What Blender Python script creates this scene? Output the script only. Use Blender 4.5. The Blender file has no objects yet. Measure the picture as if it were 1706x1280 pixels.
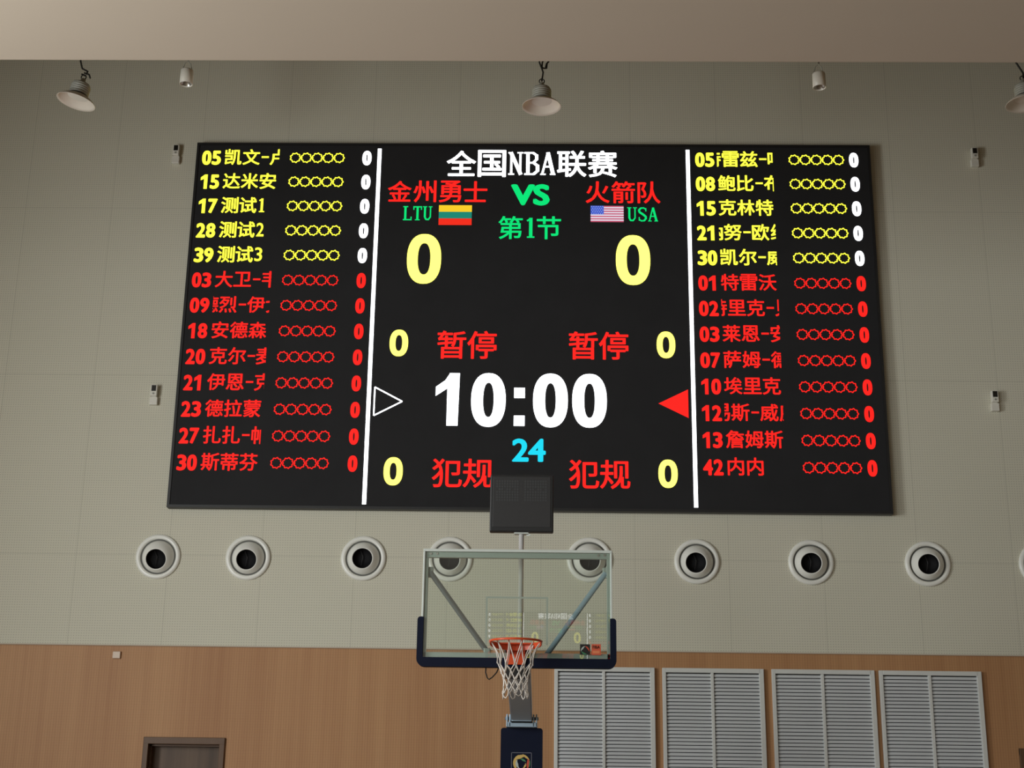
import bpy, bmesh, math, random
from mathutils import Vector, Matrix
random.seed(7)
PI = math.pi
SC = bpy.context.scene
COL = SC.collection

# ------------------------------------------------------------------ camera, world, daylight, exposure
def set_camera():
    yaw, pitch, roll, fpx = 0.0230628, 0.2902164, 0.0143027, 2355.0
    cy, sy, cp, sp = math.cos(yaw), math.sin(yaw), math.cos(pitch), math.sin(pitch)
    f = Vector((-sy*cp, cy*cp, sp)); r = Vector((cy, sy, 0)); u = r.cross(f)
    cr, sr = math.cos(roll), math.sin(roll)
    r2 = r*cr + u*sr; u2 = u*cr - r*sr
    cam = bpy.data.cameras.new('camera'); o = bpy.data.objects.new('camera', cam)
    COL.objects.link(o)
    o.matrix_world = Matrix(((r2.x, u2.x, -f.x, 0), (r2.y, u2.y, -f.y, 0), (r2.z, u2.z, -f.z, 1.6), (0, 0, 0, 1)))
    cam.sensor_width = 36.0; cam.lens = fpx/1706*36.0; cam.clip_end = 200
    SC.camera = o
set_camera()

W = bpy.data.worlds.new('daylight'); SC.world = W; W.use_nodes = True
W.node_tree.nodes['Background'].inputs[0].default_value = (0.85, 0.92, 1.0, 1)
W.node_tree.nodes['Background'].inputs[1].default_value = 1.0
SC.view_settings.view_transform = 'Standard'; SC.view_settings.look = 'None'
SC.view_settings.gamma = 1.0; SC.view_settings.use_curve_mapping = False
SC.view_settings.exposure = 0.0

XL, XR, YN, YF, ZC = -10.5, 12.0, -20.0, 18.0, 12.6      # room shell
WIN_Z0, WIN_Z1 = 1.4, 8.2
WIN_L = [(-18.0, -13.5), (-12.0, -7.5), (-6.0, -1.5), (0.0, 4.5), (6.0, 9.5)]   # left wall window bays (y from, to)
WIN_R = []                                                    # the right wall is solid
def WIN_TOP(y0): return 6.6 if y0 > 5 else WIN_Z1     # unseen bay nearest the far wall, lowered to shape the light there
def daylight(x, y0, y1, face, power, colour):
    z1 = WIN_TOP(y0); l = bpy.data.lights.new('window_daylight', 'AREA'); l.shape = 'RECTANGLE'
    l.size = z1 - WIN_Z0; l.size_y = y1 - y0; l.energy = power; l.color = colour
    o = bpy.data.objects.new('window_daylight', l); COL.objects.link(o)
    o.location = (x, (y0+y1)/2, (WIN_Z0+z1)/2); o.rotation_euler = (0, -PI/2*face, 0)
for (a, b) in WIN_L: daylight(XL-0.02, a, b, 1, (640 if a < -1 else 200) if a < 5 else 1000, (0.96, 1.0, 0.985))

# ------------------------------------------------------------------ materials
def mat(name, col, rough=0.6, metal=0.0, spec=0.5, emit=None, estr=1.0, noise=0.0, nscale=6.0):
    m = bpy.data.materials.new(name); m.use_nodes = True
    nt = m.node_tree; b = nt.nodes['Principled BSDF']
    b.inputs['Base Color'].default_value = (*col, 1); b.inputs['Roughness'].default_value = rough
    b.inputs['Metallic'].default_value = metal; b.inputs['Specular IOR Level'].default_value = spec
    if noise:
        tc = nt.nodes.new('ShaderNodeTexCoord'); n = nt.nodes.new('ShaderNodeTexNoise')
        n.inputs['Scale'].default_value = nscale; n.inputs['Detail'].default_value = 4
        nt.links.new(tc.outputs['Object'], n.inputs['Vector'])
        mx = nt.nodes.new('ShaderNodeMix'); mx.data_type = 'RGBA'
        mx.inputs[6].default_value = (*[c*(1-noise) for c in col], 1); mx.inputs[7].default_value = (*[min(1, c*(1+noise)) for c in col], 1)
        nt.links.new(n.outputs['Fac'], mx.inputs[0]); nt.links.new(mx.outputs[2], b.inputs['Base Color'])
    if emit:
        b.inputs['Emission Color'].default_value = (*emit, 1); b.inputs['Emission Strength'].default_value = estr
        b.inputs['Base Color'].default_value = (0.01, 0.01, 0.01, 1); b.inputs['Specular IOR Level'].default_value = 0.1
    return m

def nd(nt, t, **kw):
    n = nt.nodes.new(t)
    for k, v in kw.items(): setattr(n, k, v)
    return n
def mth(nt, op, a, b=None):
    n = nd(nt, 'ShaderNodeMath', operation=op)
    for i, v in enumerate((a, b)):
        if v is None: continue
        if isinstance(v, (int, float)): n.inputs[i].default_value = v
        else: nt.links.new(v, n.inputs[i])
    return n.outputs[0]

def acoustic_panel_mat():
    """off-white perforated acoustic board with fine panel joints"""
    m = mat('perforated_panel', (0.66, 0.61, 0.50), 0.75, spec=0.25)
    nt = m.node_tree; b = nt.nodes['Principled BSDF']
    tc = nd(nt, 'ShaderNodeTexCoord'); sx = nd(nt, 'ShaderNodeSeparateXYZ'); nt.links.new(tc.outputs['Object'], sx.inputs[0])
    x, z = sx.outputs[0], sx.outputs[2]
    P = 0.032
    fx = mth(nt, 'SUBTRACT', mth(nt, 'FRACT', mth(nt, 'DIVIDE', mth(nt, 'ADD', x, 100.0), P)), 0.5)
    fz = mth(nt, 'SUBTRACT', mth(nt, 'FRACT', mth(nt, 'DIVIDE', z, P)), 0.5)
    d = mth(nt, 'SQRT', mth(nt, 'ADD', mth(nt, 'MULTIPLY', fx, fx), mth(nt, 'MULTIPLY', fz, fz)))
    hole = mth(nt, 'LESS_THAN', d, 0.15)
    # joints: every 1.2 m across, every 2.42 m up
    jx = mth(nt, 'ABSOLUTE', mth(nt, 'SUBTRACT', mth(nt, 'FRACT', mth(nt, 'DIVIDE', mth(nt, 'ADD', x, 124.81), 1.2)), 0.5))
    jz = mth(nt, 'ABSOLUTE', mth(nt, 'SUBTRACT', mth(nt, 'FRACT', mth(nt, 'DIVIDE', mth(nt, 'SUBTRACT', z, 4.643-2.42*4), 2.42)), 0.5))
    jxm = mth(nt, 'GREATER_THAN', jx, 0.5-0.003/1.2); jzm = mth(nt, 'GREATER_THAN', jz, 0.5-0.003/2.42)
    joint = mth(nt, 'MULTIPLY', mth(nt, 'MAXIMUM', jxm, jzm), 0.25)
    dark = mth(nt, 'MAXIMUM', mth(nt, 'MULTIPLY', hole, 0.5), joint)
    nz = nd(nt, 'ShaderNodeTexNoise'); nz.inputs['Scale'].default_value = 0.9; nz.inputs['Detail'].default_value = 3
    nt.links.new(tc.outputs['Object'], nz.inputs['Vector'])
    base = nd(nt, 'ShaderNodeMix', data_type='RGBA')
    base.inputs[6].default_value = (0.655, 0.625, 0.522, 1); base.inputs[7].default_value = (0.64, 0.625, 0.515, 1)
    nt.links.new(nz.outputs['Fac'], base.inputs[0])
    mx = nd(nt, 'ShaderNodeMix', data_type='RGBA'); nt.links.new(dark, mx.inputs[0]); nt.links.new(base.outputs[2], mx.inputs[6])
    mx.inputs[7].default_value = (0.06, 0.055, 0.045, 1)
    nt.links.new(mx.outputs[2], b.inputs['Base Color'])
    return m

def wood_panel_mat(name, c1, c2, pitch=0.032, groove=0.5, rough=0.55, axis=0, band=1.4):
    """vertical grooved timber acoustic panelling: long grain streaks plus a fine groove / hole pattern"""
    m = mat(name, c1, rough, spec=0.3)
    nt = m.node_tree; b = nt.nodes['Principled BSDF']
    tc = nd(nt, 'ShaderNodeTexCoord'); mp = nd(nt, 'ShaderNodeMapping'); nt.links.new(tc.outputs['Object'], mp.inputs[0])
    mp.inputs['Scale'].default_value = (9, 9, 0.22)
    n1 = nd(nt, 'ShaderNodeTexNoise'); n1.inputs['Scale'].default_value = 1.0; n1.inputs['Detail'].default_value = 6; n1.inputs['Roughness'].default_value = 0.65
    nt.links.new(mp.outputs[0], n1.inputs['Vector'])
    mp2 = nd(nt, 'ShaderNodeMapping'); nt.links.new(tc.outputs['Object'], mp2.inputs[0]); mp2.inputs['Scale'].default_value = (band, band, 0.12)
    n2 = nd(nt, 'ShaderNodeTexNoise'); n2.inputs['Scale'].default_value = 1.0; n2.inputs['Detail'].default_value = 2
    nt.links.new(mp2.outputs[0], n2.inputs['Vector'])
    f = mth(nt, 'ADD', mth(nt, 'MULTIPLY', n1.outputs['Fac'], 0.6), mth(nt, 'MULTIPLY', n2.outputs['Fac'], 0.5))
    rmp = nd(nt, 'ShaderNodeMapRange'); nt.links.new(f, rmp.inputs[0]); rmp.inputs[1].default_value = 0.35; rmp.inputs[2].default_value = 0.75
    mx = nd(nt, 'ShaderNodeMix', data_type='RGBA'); nt.links.new(rmp.outputs[0], mx.inputs[0])
    mx.inputs[6].default_value = (*c1, 1); mx.inputs[7].default_value = (*c2, 1)
    out = mx.outputs[2]
    if pitch:
        sx = nd(nt, 'ShaderNodeSeparateXYZ'); nt.links.new(tc.outputs['Object'], sx.inputs[0])
        fx = mth(nt, 'FRACT', mth(nt, 'DIVIDE', mth(nt, 'ADD', sx.outputs[axis], 100.0), pitch))
        fz = mth(nt, 'FRACT', mth(nt, 'DIVIDE', sx.outputs[2], pitch))
        g = mth(nt, 'MULTIPLY', mth(nt, 'LESS_THAN', fx, 0.16), groove)
        h = mth(nt, 'MULTIPLY', mth(nt, 'LESS_THAN', fz, 0.2), groove*0.25)
        mg = nd(nt, 'ShaderNodeMix', data_type='RGBA'); nt.links.new(mth(nt, 'MAXIMUM', g, h), mg.inputs[0])
        nt.links.new(out, mg.inputs[6]); mg.inputs[7].default_value = (c1[0]*0.3, c1[1]*0.3, c1[2]*0.3, 1)
        out = mg.outputs[2]
    nt.links.new(out, b.inputs['Base Color'])
    return m

def glass_mat():
    m = bpy.data.materials.new('tempered_glass'); m.use_nodes = True
    nt = m.node_tree; nt.nodes.clear()
    o = nd(nt, 'ShaderNodeOutputMaterial'); mx = nd(nt, 'ShaderNodeMixShader')
    t = nd(nt, 'ShaderNodeBsdfTransparent'); t.inputs[0].default_value = (0.925, 0.955, 0.925, 1)
    g = nd(nt, 'ShaderNodeBsdfGlossy'); g.inputs['Roughness'].default_value = 0.0; g.inputs['Color'].default_value = (1, 1, 1, 1)
    fr = nd(nt, 'ShaderNodeFresnel'); fr.inputs['IOR'].default_value = 1.52
    geo = nd(nt, 'ShaderNodeNewGeometry'); 
    ff = mth(nt, 'MULTIPLY', fr.outputs[0], mth(nt, 'SUBTRACT', 1.0, geo.outputs['Backfacing']))
    ff = mth(nt, 'MULTIPLY', ff, 1.9)          # both faces of the sheet mirror together
    nt.links.new(ff, mx.inputs[0]); nt.links.new(t.outputs[0], mx.inputs[1]); nt.links.new(g.outputs[0], mx.inputs[2])
    nt.links.new(mx.outputs[0], o.inputs[0])
    return m

M = {}
M['panel'] = acoustic_panel_mat()
M['wood'] = wood_panel_mat('timber_panelling', (0.40, 0.196, 0.090), (0.53, 0.295, 0.142), 0.032, 0.30)
M['floor'] = wood_panel_mat('sports_floor', (0.215, 0.150, 0.095), (0.265, 0.187, 0.122), 0.0, 0, 0.35)
M['plaster'] = mat('warm_plaster', (0.535, 0.462, 0.378), 0.85, spec=0.2, noise=0.03, nscale=0.6)
M['sidewall_r'] = mat('side_wall_low_bounce', (0.26, 0.21, 0.155), 0.85, spec=0.2, noise=0.03, nscale=0.6)  # unseen wall, toned down to cut the light it bounces
M['sidewall'] = mat('side_wall_paint', (0.60, 0.56, 0.48), 0.85, spec=0.2, noise=0.03, nscale=0.6)
M['ceil'] = mat('dark_ceiling_deck', (0.10, 0.098, 0.085), 0.9, spec=0.1, noise=0.08, nscale=1.0)
M['doorframe'] = wood_panel_mat('door_frame_wood', (0.115, 0.062, 0.034), (0.15, 0.085, 0.05), 0, 0, 0.45)
M['doorleaf'] = wood_panel_mat('door_leaf_wood', (0.065, 0.04, 0.026), (0.15, 0.095, 0.062), 0, 0, 0.5, band=5.0)
M['cabinet'] = mat('black_cabinet', (0.012, 0.012, 0.013), 0.5)
M['led_off'] = mat('unlit_led_face', (0.027, 0.027, 0.029), 0.8, spec=0.12, noise=0.12, nscale=3.0)
M['yellow'] = mat('led_yellow', (0, 0, 0), emit=(1.0, 1.0, 0.045), estr=1.9)
M['pale_yellow'] = mat('led_pale_yellow', (0, 0, 0), emit=(1.0, 0.95, 0.13), estr=2.1)
M['red'] = mat('led_red', (0, 0, 0), emit=(1.0, 0.014, 0.010), estr=1.25)
M['white'] = mat('led_white', (0, 0, 0), emit=(0.95, 0.97, 1.0), estr=3.5)
M['green'] = mat('led_green', (0, 0, 0), emit=(0.0, 0.80, 0.19), estr=1.0)
M['cyan'] = mat('led_cyan', (0, 0, 0), emit=(0.01, 0.74, 0.95), estr=1.0)
M['flag_yellow'] = mat('led_flag_yellow', (0, 0, 0), emit=(0.95, 0.62, 0.02), estr=1.0)
M['flag_green'] = mat('led_flag_green', (0, 0, 0), emit=(0.01, 0.24, 0.17), estr=1.0)
M['flag_red'] = mat('led_flag_red', (0, 0, 0), emit=(0.9, 0.025, 0.01), estr=1.0)
M['flag_white'] = mat('led_flag_white', (0, 0, 0), emit=(0.78, 0.74, 0.85), estr=1.0)
M['flag_crimson'] = mat('led_flag_crimson', (0, 0, 0), emit=(0.55, 0.09, 0.16), estr=1.0)
M['flag_blue'] = mat('led_flag_blue', (0, 0, 0), emit=(0.05, 0.11, 0.60), estr=1.0)
M['white_plastic'] = mat('white_plastic', (0.74, 0.72, 0.65), 0.35, noise=0.02)
M['white_metal'] = mat('white_enamel', (0.84, 0.84, 0.79), 0.28, noise=0.02)
M['groove_shade'] = mat('grey_groove_shade', (0.10, 0.10, 0.09), 0.7)
M['throat'] = mat('black_duct', (0.004, 0.004, 0.005), 0.7, spec=0.2)
M['vane'] = mat('dark_vane', (0.03, 0.03, 0.03), 0.4)
M['dark_plastic'] = mat('dark_plastic', (0.012, 0.011, 0.009), 0.35)
M['grille'] = mat('grey_grille_enamel', (0.66, 0.68, 0.70), 0.45, noise=0.03)
M['grille_dark'] = mat('duct_shade', (0.03, 0.03, 0.03), 0.9)
M['grille_frame'] = mat('grille_frame_enamel', (0.68, 0.69, 0.67), 0.4, noise=0.03)
M['alu'] = mat('brushed_aluminium', (0.60, 0.64, 0.60), 0.42, metal=0.1, noise=0.05)
M['alu_dark'] = mat('anodised_channel', (0.40, 0.44, 0.42), 0.45, metal=0.3, noise=0.05)  # darker aluminium for the inner channel and brackets
M['steel_blue'] = mat('blue_grey_steel', (0.33, 0.43, 0.52), 0.4, metal=0.2, noise=0.05)
M['steel_grey'] = mat('grey_steel', (0.52, 0.59, 0.67), 0.45, metal=0.15, noise=0.05)
M['pole'] = mat('silver_pole', (0.76, 0.74, 0.74), 0.3, metal=0.15)
M['navy'] = mat('navy_padding', (0.004, 0.007, 0.022), 0.65, spec=0.15, noise=0.1, nscale=10)
M['orange'] = mat('orange_rim_enamel', (0.72, 0.085, 0.022), 0.3, noise=0.08)
M['cord'] = mat('white_cord', (0.78, 0.72, 0.66), 0.9)
M['black_cord'] = mat('black_cord', (0.006, 0.006, 0.005), 0.6)
M['glass'] = glass_mat()
M['mark'] = mat('frosted_marking', (0.30, 0.345, 0.285), 0.6)
M['sc_face'] = mat('charcoal_lens', (0.025, 0.024, 0.025), 0.5, noise=0.1, nscale=40)
M['sc_cell'] = mat('unlit_segment', (0.040, 0.041, 0.043), 0.5)
M['lamp_grey'] = mat('grey_lamp_casting', (0.34, 0.34, 0.30), 0.45, noise=0.05)
M['lamp_in'] = mat('white_reflector', (0.72, 0.66, 0.58), 0.4)
M['black'] = mat('sticker_black', (0.010, 0.010, 0.010), 0.4)
M['gold'] = mat('emblem_gold', (0.62, 0.42, 0.12), 0.5)
M['em_red'] = mat('emblem_red', (0.55, 0.07, 0.03), 0.5)
M['em_green'] = mat('emblem_green', (0.05, 0.22, 0.10), 0.5)
M['em_pale'] = mat('emblem_pale', (0.45, 0.50, 0.47), 0.5)
M['em_grey'] = mat('emblem_outline', (0.16, 0.16, 0.20), 0.5)
M['st_red'] = mat('sticker_red', (0.68, 0.11, 0.05), 0.45)
M['st_pale'] = mat('sticker_pale_print', (0.80, 0.45, 0.34), 0.5)
M['st_orange'] = mat('sticker_orange_print', (0.78, 0.24, 0.10), 0.5)
M['chip'] = mat('beige_plate', (0.62, 0.48, 0.37), 0.4)
M['chrome'] = mat('satin_handle', (0.5, 0.5, 0.48), 0.25, metal=0.9)

# ------------------------------------------------------------------ mesh helpers
def obj(name, bm, mats, parent=None, loc=None, smooth=False):
    if not isinstance(mats, (list, tuple)): mats = [mats]
    me = bpy.data.meshes.new(name); bm.to_mesh(me); bm.free()
    for m in mats: me.materials.append(m)
    if smooth:
        for p in me.polygons: p.use_smooth = True
    o = bpy.data.objects.new(name, me); COL.objects.link(o)
    if parent: o.parent = parent
    if loc: o.location = loc
    return o
def thing(name, label, cat, loc=(0, 0, 0), group=None):
    o = bpy.data.objects.new(name, None); COL.objects.link(o); o.location = loc; o.empty_display_size = 0.2
    o['label'] = label; o['category'] = cat
    if group: o['group'] = group
    return o
def tag(o, label, cat, group=None):
    o['label'] = label; o['category'] = cat
    if group: o['group'] = group
    return o
def struct(name, bm, m, label, smooth=False):
    o = obj(name, bm, m, smooth=smooth); o['kind'] = 'structure'; o['label'] = label
    o['category'] = name.split('_')[0]
    return o
def dup(root, loc, label, name=None):
    r = root.copy(); COL.objects.link(r); r.location = loc; r['label'] = label
    for ch in list(root.children):
        c = ch.copy(); COL.objects.link(c); c.parent = r
        for g in list(ch.children):
            d = g.copy(); COL.objects.link(d); d.parent = c
    return r
def box(bm, x0, x1, y0, y1, z0, z1, mi=0, bevel=0.0, seg=2):
    vs = [bm.verts.new(p) for p in ((x0,y0,z0),(x1,y0,z0),(x1,y1,z0),(x0,y1,z0),(x0,y0,z1),(x1,y0,z1),(x1,y1,z1),(x0,y1,z1))]
    fs = [bm.faces.new([vs[i] for i in q]) for q in ((0,3,2,1),(4,5,6,7),(0,1,5,4),(1,2,6,5),(2,3,7,6),(3,0,4,7))]
    for f in fs: f.material_index = mi
    if bevel:
        es = list({e for f in fs for e in f.edges})
        r = bmesh.ops.bevel(bm, geom=es, offset=bevel, segments=seg, affect='EDGES', profile=0.5)
        for f in r['faces']: f.material_index = mi
    return fs
def tube(bm, pts, r, n=8, closed=False, mi=0, cap=True):
    pts = [Vector(p) for p in pts]; N = len(pts); rings = []
    prev = None
    for i, p in enumerate(pts):
        if closed: t = (pts[(i+1) % N] - pts[i-1]).normalized()
        else: t = (pts[min(i+1, N-1)] - pts[max(i-1, 0)]).normalized()
        if prev is None:
            a = Vector((0, 0, 1)) if abs(t.z) < 0.9 else Vector((1, 0, 0))
            s = t.cross(a).normalized()
        else:
            s = (prev - t*prev.dot(t)).normalized()
        prev = s; q = t.cross(s)
        rr = r[i] if isinstance(r, (list, tuple)) else r
        rings.append([bm.verts.new(p + (s*math.cos(2*PI*k/n) + q*math.sin(2*PI*k/n))*rr) for k in range(n)])
    for i in range(N if closed else N-1):
        a, b = rings[i], rings[(i+1) % N]
        for k in range(n):
            f = bm.faces.new((a[k], a[(k+1) % n], b[(k+1) % n], b[k])); f.material_index = mi; f.smooth = True
    if cap and not closed:
        for rg in (rings[0], rings[-1]):
            f = bm.faces.new(rg); f.material_index = mi
def lathe(bm, prof, n=48, axis='z', mi=0, cap0=False, cap1=False, mat4=None):
    """prof: (radius, height); axis 'z' spins about z, 'y' about the outward -y"""
    rings = []
    for (r, h) in prof:
        ring = []
        for k in range(n):
            a = 2*PI*k/n; c, s = r*math.cos(a), r*math.sin(a)
            p = Vector((c, s, h)) if axis == 'z' else Vector((c, -h, s))
            if mat4: p = mat4 @ p
            ring.append(bm.verts.new(p))
        rings.append(ring)
    for a, b in zip(rings, rings[1:]):
        for k in range(n):
            f = bm.faces.new((a[k], a[(k+1) % n], b[(k+1) % n], b[k])); f.material_index = mi; f.smooth = True
    for flag, rg in ((cap0, rings[0]), (cap1, rings[-1])):
        if flag: f = bm.faces.new(rg); f.material_index = mi
def poly(bm, pts, y, mi=0):
    f = bm.faces.new([bm.verts.new((p[0], y, p[1])) for p in pts]); f.material_index = mi; return f
def prism(bm, pts, y0, y1, mi=0):
    """outline in x,z pulled from y0 to y1"""
    a = [bm.verts.new((p[0], y0, p[1])) for p in pts]; b = [bm.verts.new((p[0], y1, p[1])) for p in pts]
    for f in (bm.faces.new(a), bm.faces.new(b)): f.material_index = mi
    n = len(pts)
    for i in range(n):
        f = bm.faces.new((a[i], a[(i+1) % n], b[(i+1) % n], b[i])); f.material_index = mi
def rrect(x0, x1, z0, z1, r, n=6):
    out = []
    for cx, cz, a0 in ((x1-r, z1-r, 0), (x0+r, z1-r, PI/2), (x0+r, z0+r, PI), (x1-r, z0+r, 1.5*PI)):
        out += [(cx + r*math.cos(a0+PI/2*k/n), cz + r*math.sin(a0+PI/2*k/n)) for k in range(n+1)]
    return out
def fixn(bm): bmesh.ops.recalc_face_normals(bm, faces=bm.faces)

# ------------------------------------------------------------------ lettering
_cache = {}
def glyphs(s, bold):
    """flat outline of a word in the program's built-in typeface: list of vertices and faces"""
    key = (s, bold)
    if key not in _cache:
        cu = bpy.data.curves.new('word', 'FONT'); cu.body = s; cu.size = 1.0; cu.offset = bold; cu.resolution_u = 4
        cu.fill_mode = 'FRONT'
        o = bpy.data.objects.new('word', cu); COL.objects.link(o)
        dg = bpy.context.evaluated_depsgraph_get(); dg.update()
        me = bpy.data.meshes.new_from_object(o.evaluated_get(dg))
        vs = [(v.co.x, v.co.y) for v in me.vertices]; fs = [tuple(p.vertices) for p in me.polygons]
        bpy.data.objects.remove(o); bpy.data.curves.remove(cu); bpy.data.meshes.remove(me)
        _cache[key] = (vs, fs)
    return _cache[key]
def put(bm, vs, fs, fx, fz, y, mi=0, clip=None):
    nb = bmesh.new()
    v2 = [nb.verts.new((fx(v[0]), y, fz(v[1]))) for v in vs]
    for f in fs:
        try: nb.faces.new([v2[i] for i in f]).material_index = mi
        except ValueError: pass
    if clip:
        for x, n in ((clip[0], -1), (clip[1], 1)):
            bmesh.ops.bisect_plane(nb, geom=nb.verts[:]+nb.edges[:]+nb.faces[:], plane_co=(x, 0, 0), plane_no=(n, 0, 0), clear_outer=True)
    mp = {v: bm.verts.new(v.co) for v in nb.verts}
    for f in nb.faces: bm.faces.new([mp[v] for v in f.verts]).material_index = mi
    nb.free()
def thicken(vs, fs, d):
    """heavier strokes: the same outline laid down again at small offsets all round"""
    if d <= 0: return vs, fs
    V, F = [], []
    for k in range(8):
        ox, oz = d*math.cos(PI/4*k), d*math.sin(PI/4*k)*0.75
        n = len(V); V += [(v[0]+ox, v[1]+oz) for v in vs]; F += [tuple(i+n for i in f) for f in fs]
    return V, F
def word(bm, s, x0, x1, z0, z1, y, bold=0.02, mi=0):
    """word stretched to fill the given rectangle; zeros are drawn as heavy oval rings"""
    vs, fs = thicken(*glyphs(s, 0.0), bold)
    ax, bx = min(v[0] for v in vs), max(v[0] for v in vs); az, bz = min(v[1] for v in vs), max(v[1] for v in vs)
    put(bm, vs, fs, lambda u: x0+(u-ax)/(bx-ax)*(x1-x0), lambda v: z0+(v-az)/(bz-az)*(z1-z0), y, mi)
def zero(bm, x0, x1, z0, z1, y, cw=0.36, ch=0.63, mi=0, p=0.86, n=40):
    """figure nought: rounded ring whose opening is cw, ch of the whole"""
    cx, cz, w, h = (x0+x1)/2, (z0+z1)/2, (x1-x0)/2, (z1-z0)/2
    sg = lambda t: math.copysign(abs(t)**p, t)
    o = [bm.verts.new((cx+w*sg(math.cos(2*PI*k/n)), y, cz+h*sg(math.sin(2*PI*k/n)))) for k in range(n)]
    q = [bm.verts.new((cx+w*cw*sg(math.cos(2*PI*k/n)), y, cz+h*ch*sg(math.sin(2*PI*k/n)))) for k in range(n)]
    for k in range(n): bm.faces.new((o[k], o[(k+1) % n], q[(k+1) % n], q[k])).material_index = mi
def figures(bm, s, x0, x1, z0, z1, y, bold=0.045):
    """heavy figures side by side"""
    w = (x1-x0)/len(s)
    for i, c in enumerate(s):
        a, b = x0+w*i+w*0.03, x0+w*(i+1)-w*0.03
        if c == '0': zero(bm, a, b, z0, z1, y, 0.24, 0.56)
        elif c == '1':
            h = z1-z0; m = (a+b)/2+w*0.08; t = w*0.17
            poly(bm, [(m-t, z0), (m+t, z0), (m+t, z1), (m-t*0.6, z1), (m-t, z1-h*0.12)], y)
            poly(bm, [(m-t*0.6, z1), (m-t, z1-h*0.30), (a+w*0.04, z1-h*0.40), (a+w*0.04, z1-h*0.20)], y)
        else: word(bm, c, a, b, z0, z1, y, bold)
def han(bm, ch, x, zc, size, y, bold=0.03, clip=None, mi=0):
    """one square character with its cell starting at x"""
    vs, fs = thicken(*glyphs(ch, 0.0), bold)
    ax, bx = min(v[0] for v in vs), max(v[0] for v in vs); az, bz = min(v[1] for v in vs), max(v[1] for v in vs)
    k = size*0.97/max(bx-ax, bz-az)
    cx, cz = (ax+bx)/2, (az+bz)/2
    put(bm, vs, fs, lambda u: x+size/2+(u-cx)*k, lambda v: zc+(v-cz)*k, y, mi, clip)
def stroke(bm, a, b, t, y, mi=0):
    a, b = Vector(a), Vector(b); d = (b-a).normalized(); n = Vector((-d.y, d.x))*t/2
    poly(bm, [a+n, a-n, b-n, b+n], y, mi)
SERIF = {   # narrow slab-serif capitals as strokes in a 0.5 x 1 cell: (x0,z0,x1,z1,thickness)
    'N': [(.10,0,.10,1,.07),(.40,0,.40,1,.07),(.08,1,.42,0,.12),(.0,.02,.2,.02,.05),(.0,.98,.14,.98,.05),(.30,.98,.5,.98,.05)],
    'A': [(.25,1,.06,0,.07),(.25,1,.43,0,.12),(.12,.36,.38,.36,.06),(.0,.02,.18,.02,.05),(.32,.02,.5,.02,.05)],
    'L': [(.14,0,.14,1,.12),(.02,.98,.28,.98,.06),(.02,.03,.48,.03,.07),(.45,0,.45,.25,.06)],
    'T': [(.25,0,.25,1,.12),(.02,.97,.48,.97,.07),(.05,.97,.05,.75,.06),(.45,.97,.45,.75,.06),(.12,.02,.38,.02,.05)],
    'U': [(.11,1,.11,.22,.11),(.11,.24,.17,.06,.10),(.15,.06,.33,.05,.09),(.31,.06,.40,.24,.08),(.40,.2,.40,1,.07),(.0,.98,.22,.98,.05),(.3,.98,.5,.98,.05)],
    'S': [(.42,.72,.42,.96,.06),(.42,.86,.32,.97,.07),(.34,.97,.16,.96,.08),(.18,.97,.07,.82,.10),(.07,.85,.09,.66,.11),(.08,.68,.25,.52,.12),
          (.24,.54,.41,.34,.12),(.41,.38,.42,.16,.11),(.42,.2,.33,.04,.10),(.35,.04,.16,.03,.08),(.18,.03,.08,.14,.07),(.08,.04,.08,.30,.06)],
    'B': [(.12,0,.12,1,.11),(.0,.98,.32,.98,.06),(.30,.97,.41,.86,.08),(.41,.9,.41,.66,.10),(.41,.68,.3,.54,.08),(.1,.53,.32,.53,.06),
          (.3,.54,.44,.4,.09),(.44,.44,.44,.14,.11),(.44,.17,.31,.02,.09),(.0,.02,.34,.02,.06)],
    '1': [(.26,0,.26,1,.13),(.27,.97,.10,.84,.07),(.10,.02,.42,.02,.06)],
}
def serif(bm, s, x0, x1, z0, z1, y, mi=0):
    w = (x1-x0)/len(s); h = z1-z0
    for i, c in enumerate(s):
        if c not in SERIF: continue
        for (a, b, cc, d, t) in SERIF[c]:
            stroke(bm, (x0+w*i+w*0.03+a/0.5*w*0.94, z0+b*h), (x0+w*i+w*0.03+cc/0.5*w*0.94, z0+d*h), t*h*1.25, y, mi)

# ------------------------------------------------------------------ room shell
b = bmesh.new(); box(b, XL-0.3, XR+0.3, YN-0.3, YF+0.6, -0.2, 0)
struct('floor', b, M['floor'], 'pale timber sports floor')
b = bmesh.new(); box(b, XL-0.3, XR+0.3, YN-0.3, YF+0.6, ZC, ZC+0.2)
struct('ceiling', b, M['ceil'], 'dark ceiling deck above the beam')
b = bmesh.new(); box(b, XL, XR, YF, YF+0.3, 3.48, ZC)
struct('wall_far', b, M['panel'], 'off-white perforated acoustic wall behind the scoreboard')
# timber panelling below, with two door openings
D1 = (-4.868, -3.962, 2.29); D2 = (5.915, 6.825, 2.29)
b = bmesh.new()
for (x0, x1, z0, z1) in ((XL, D1[0], 0, 3.48), (D1[1], D2[0], 0, 3.48), (D2[1], XR, 0, 3.48), (D1[0], D1[1], D1[2], 3.48), (D2[0], D2[1], D2[2], 3.48)):
    box(b, x0, x1, YF-0.005, YF+0.3, z0, z1)
struct('trim_1', b, M['wood'], 'brown timber panelling along the lower far wall')
b = bmesh.new(); box(b, XL, XR, YF-0.03, YF+0.01, 3.476, 3.490)
struct('trim_2', b, M['plaster'], 'thin pale edge strip on top of the timber panelling')
b = bmesh.new(); box(b, XL, XR, 9.4, 12.0, 8.380, ZC, 0, 0.025, 3)
fixn(b); struct('trim_3', b, M['plaster'], 'deep plastered ceiling beam across the top of the hall')

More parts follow.
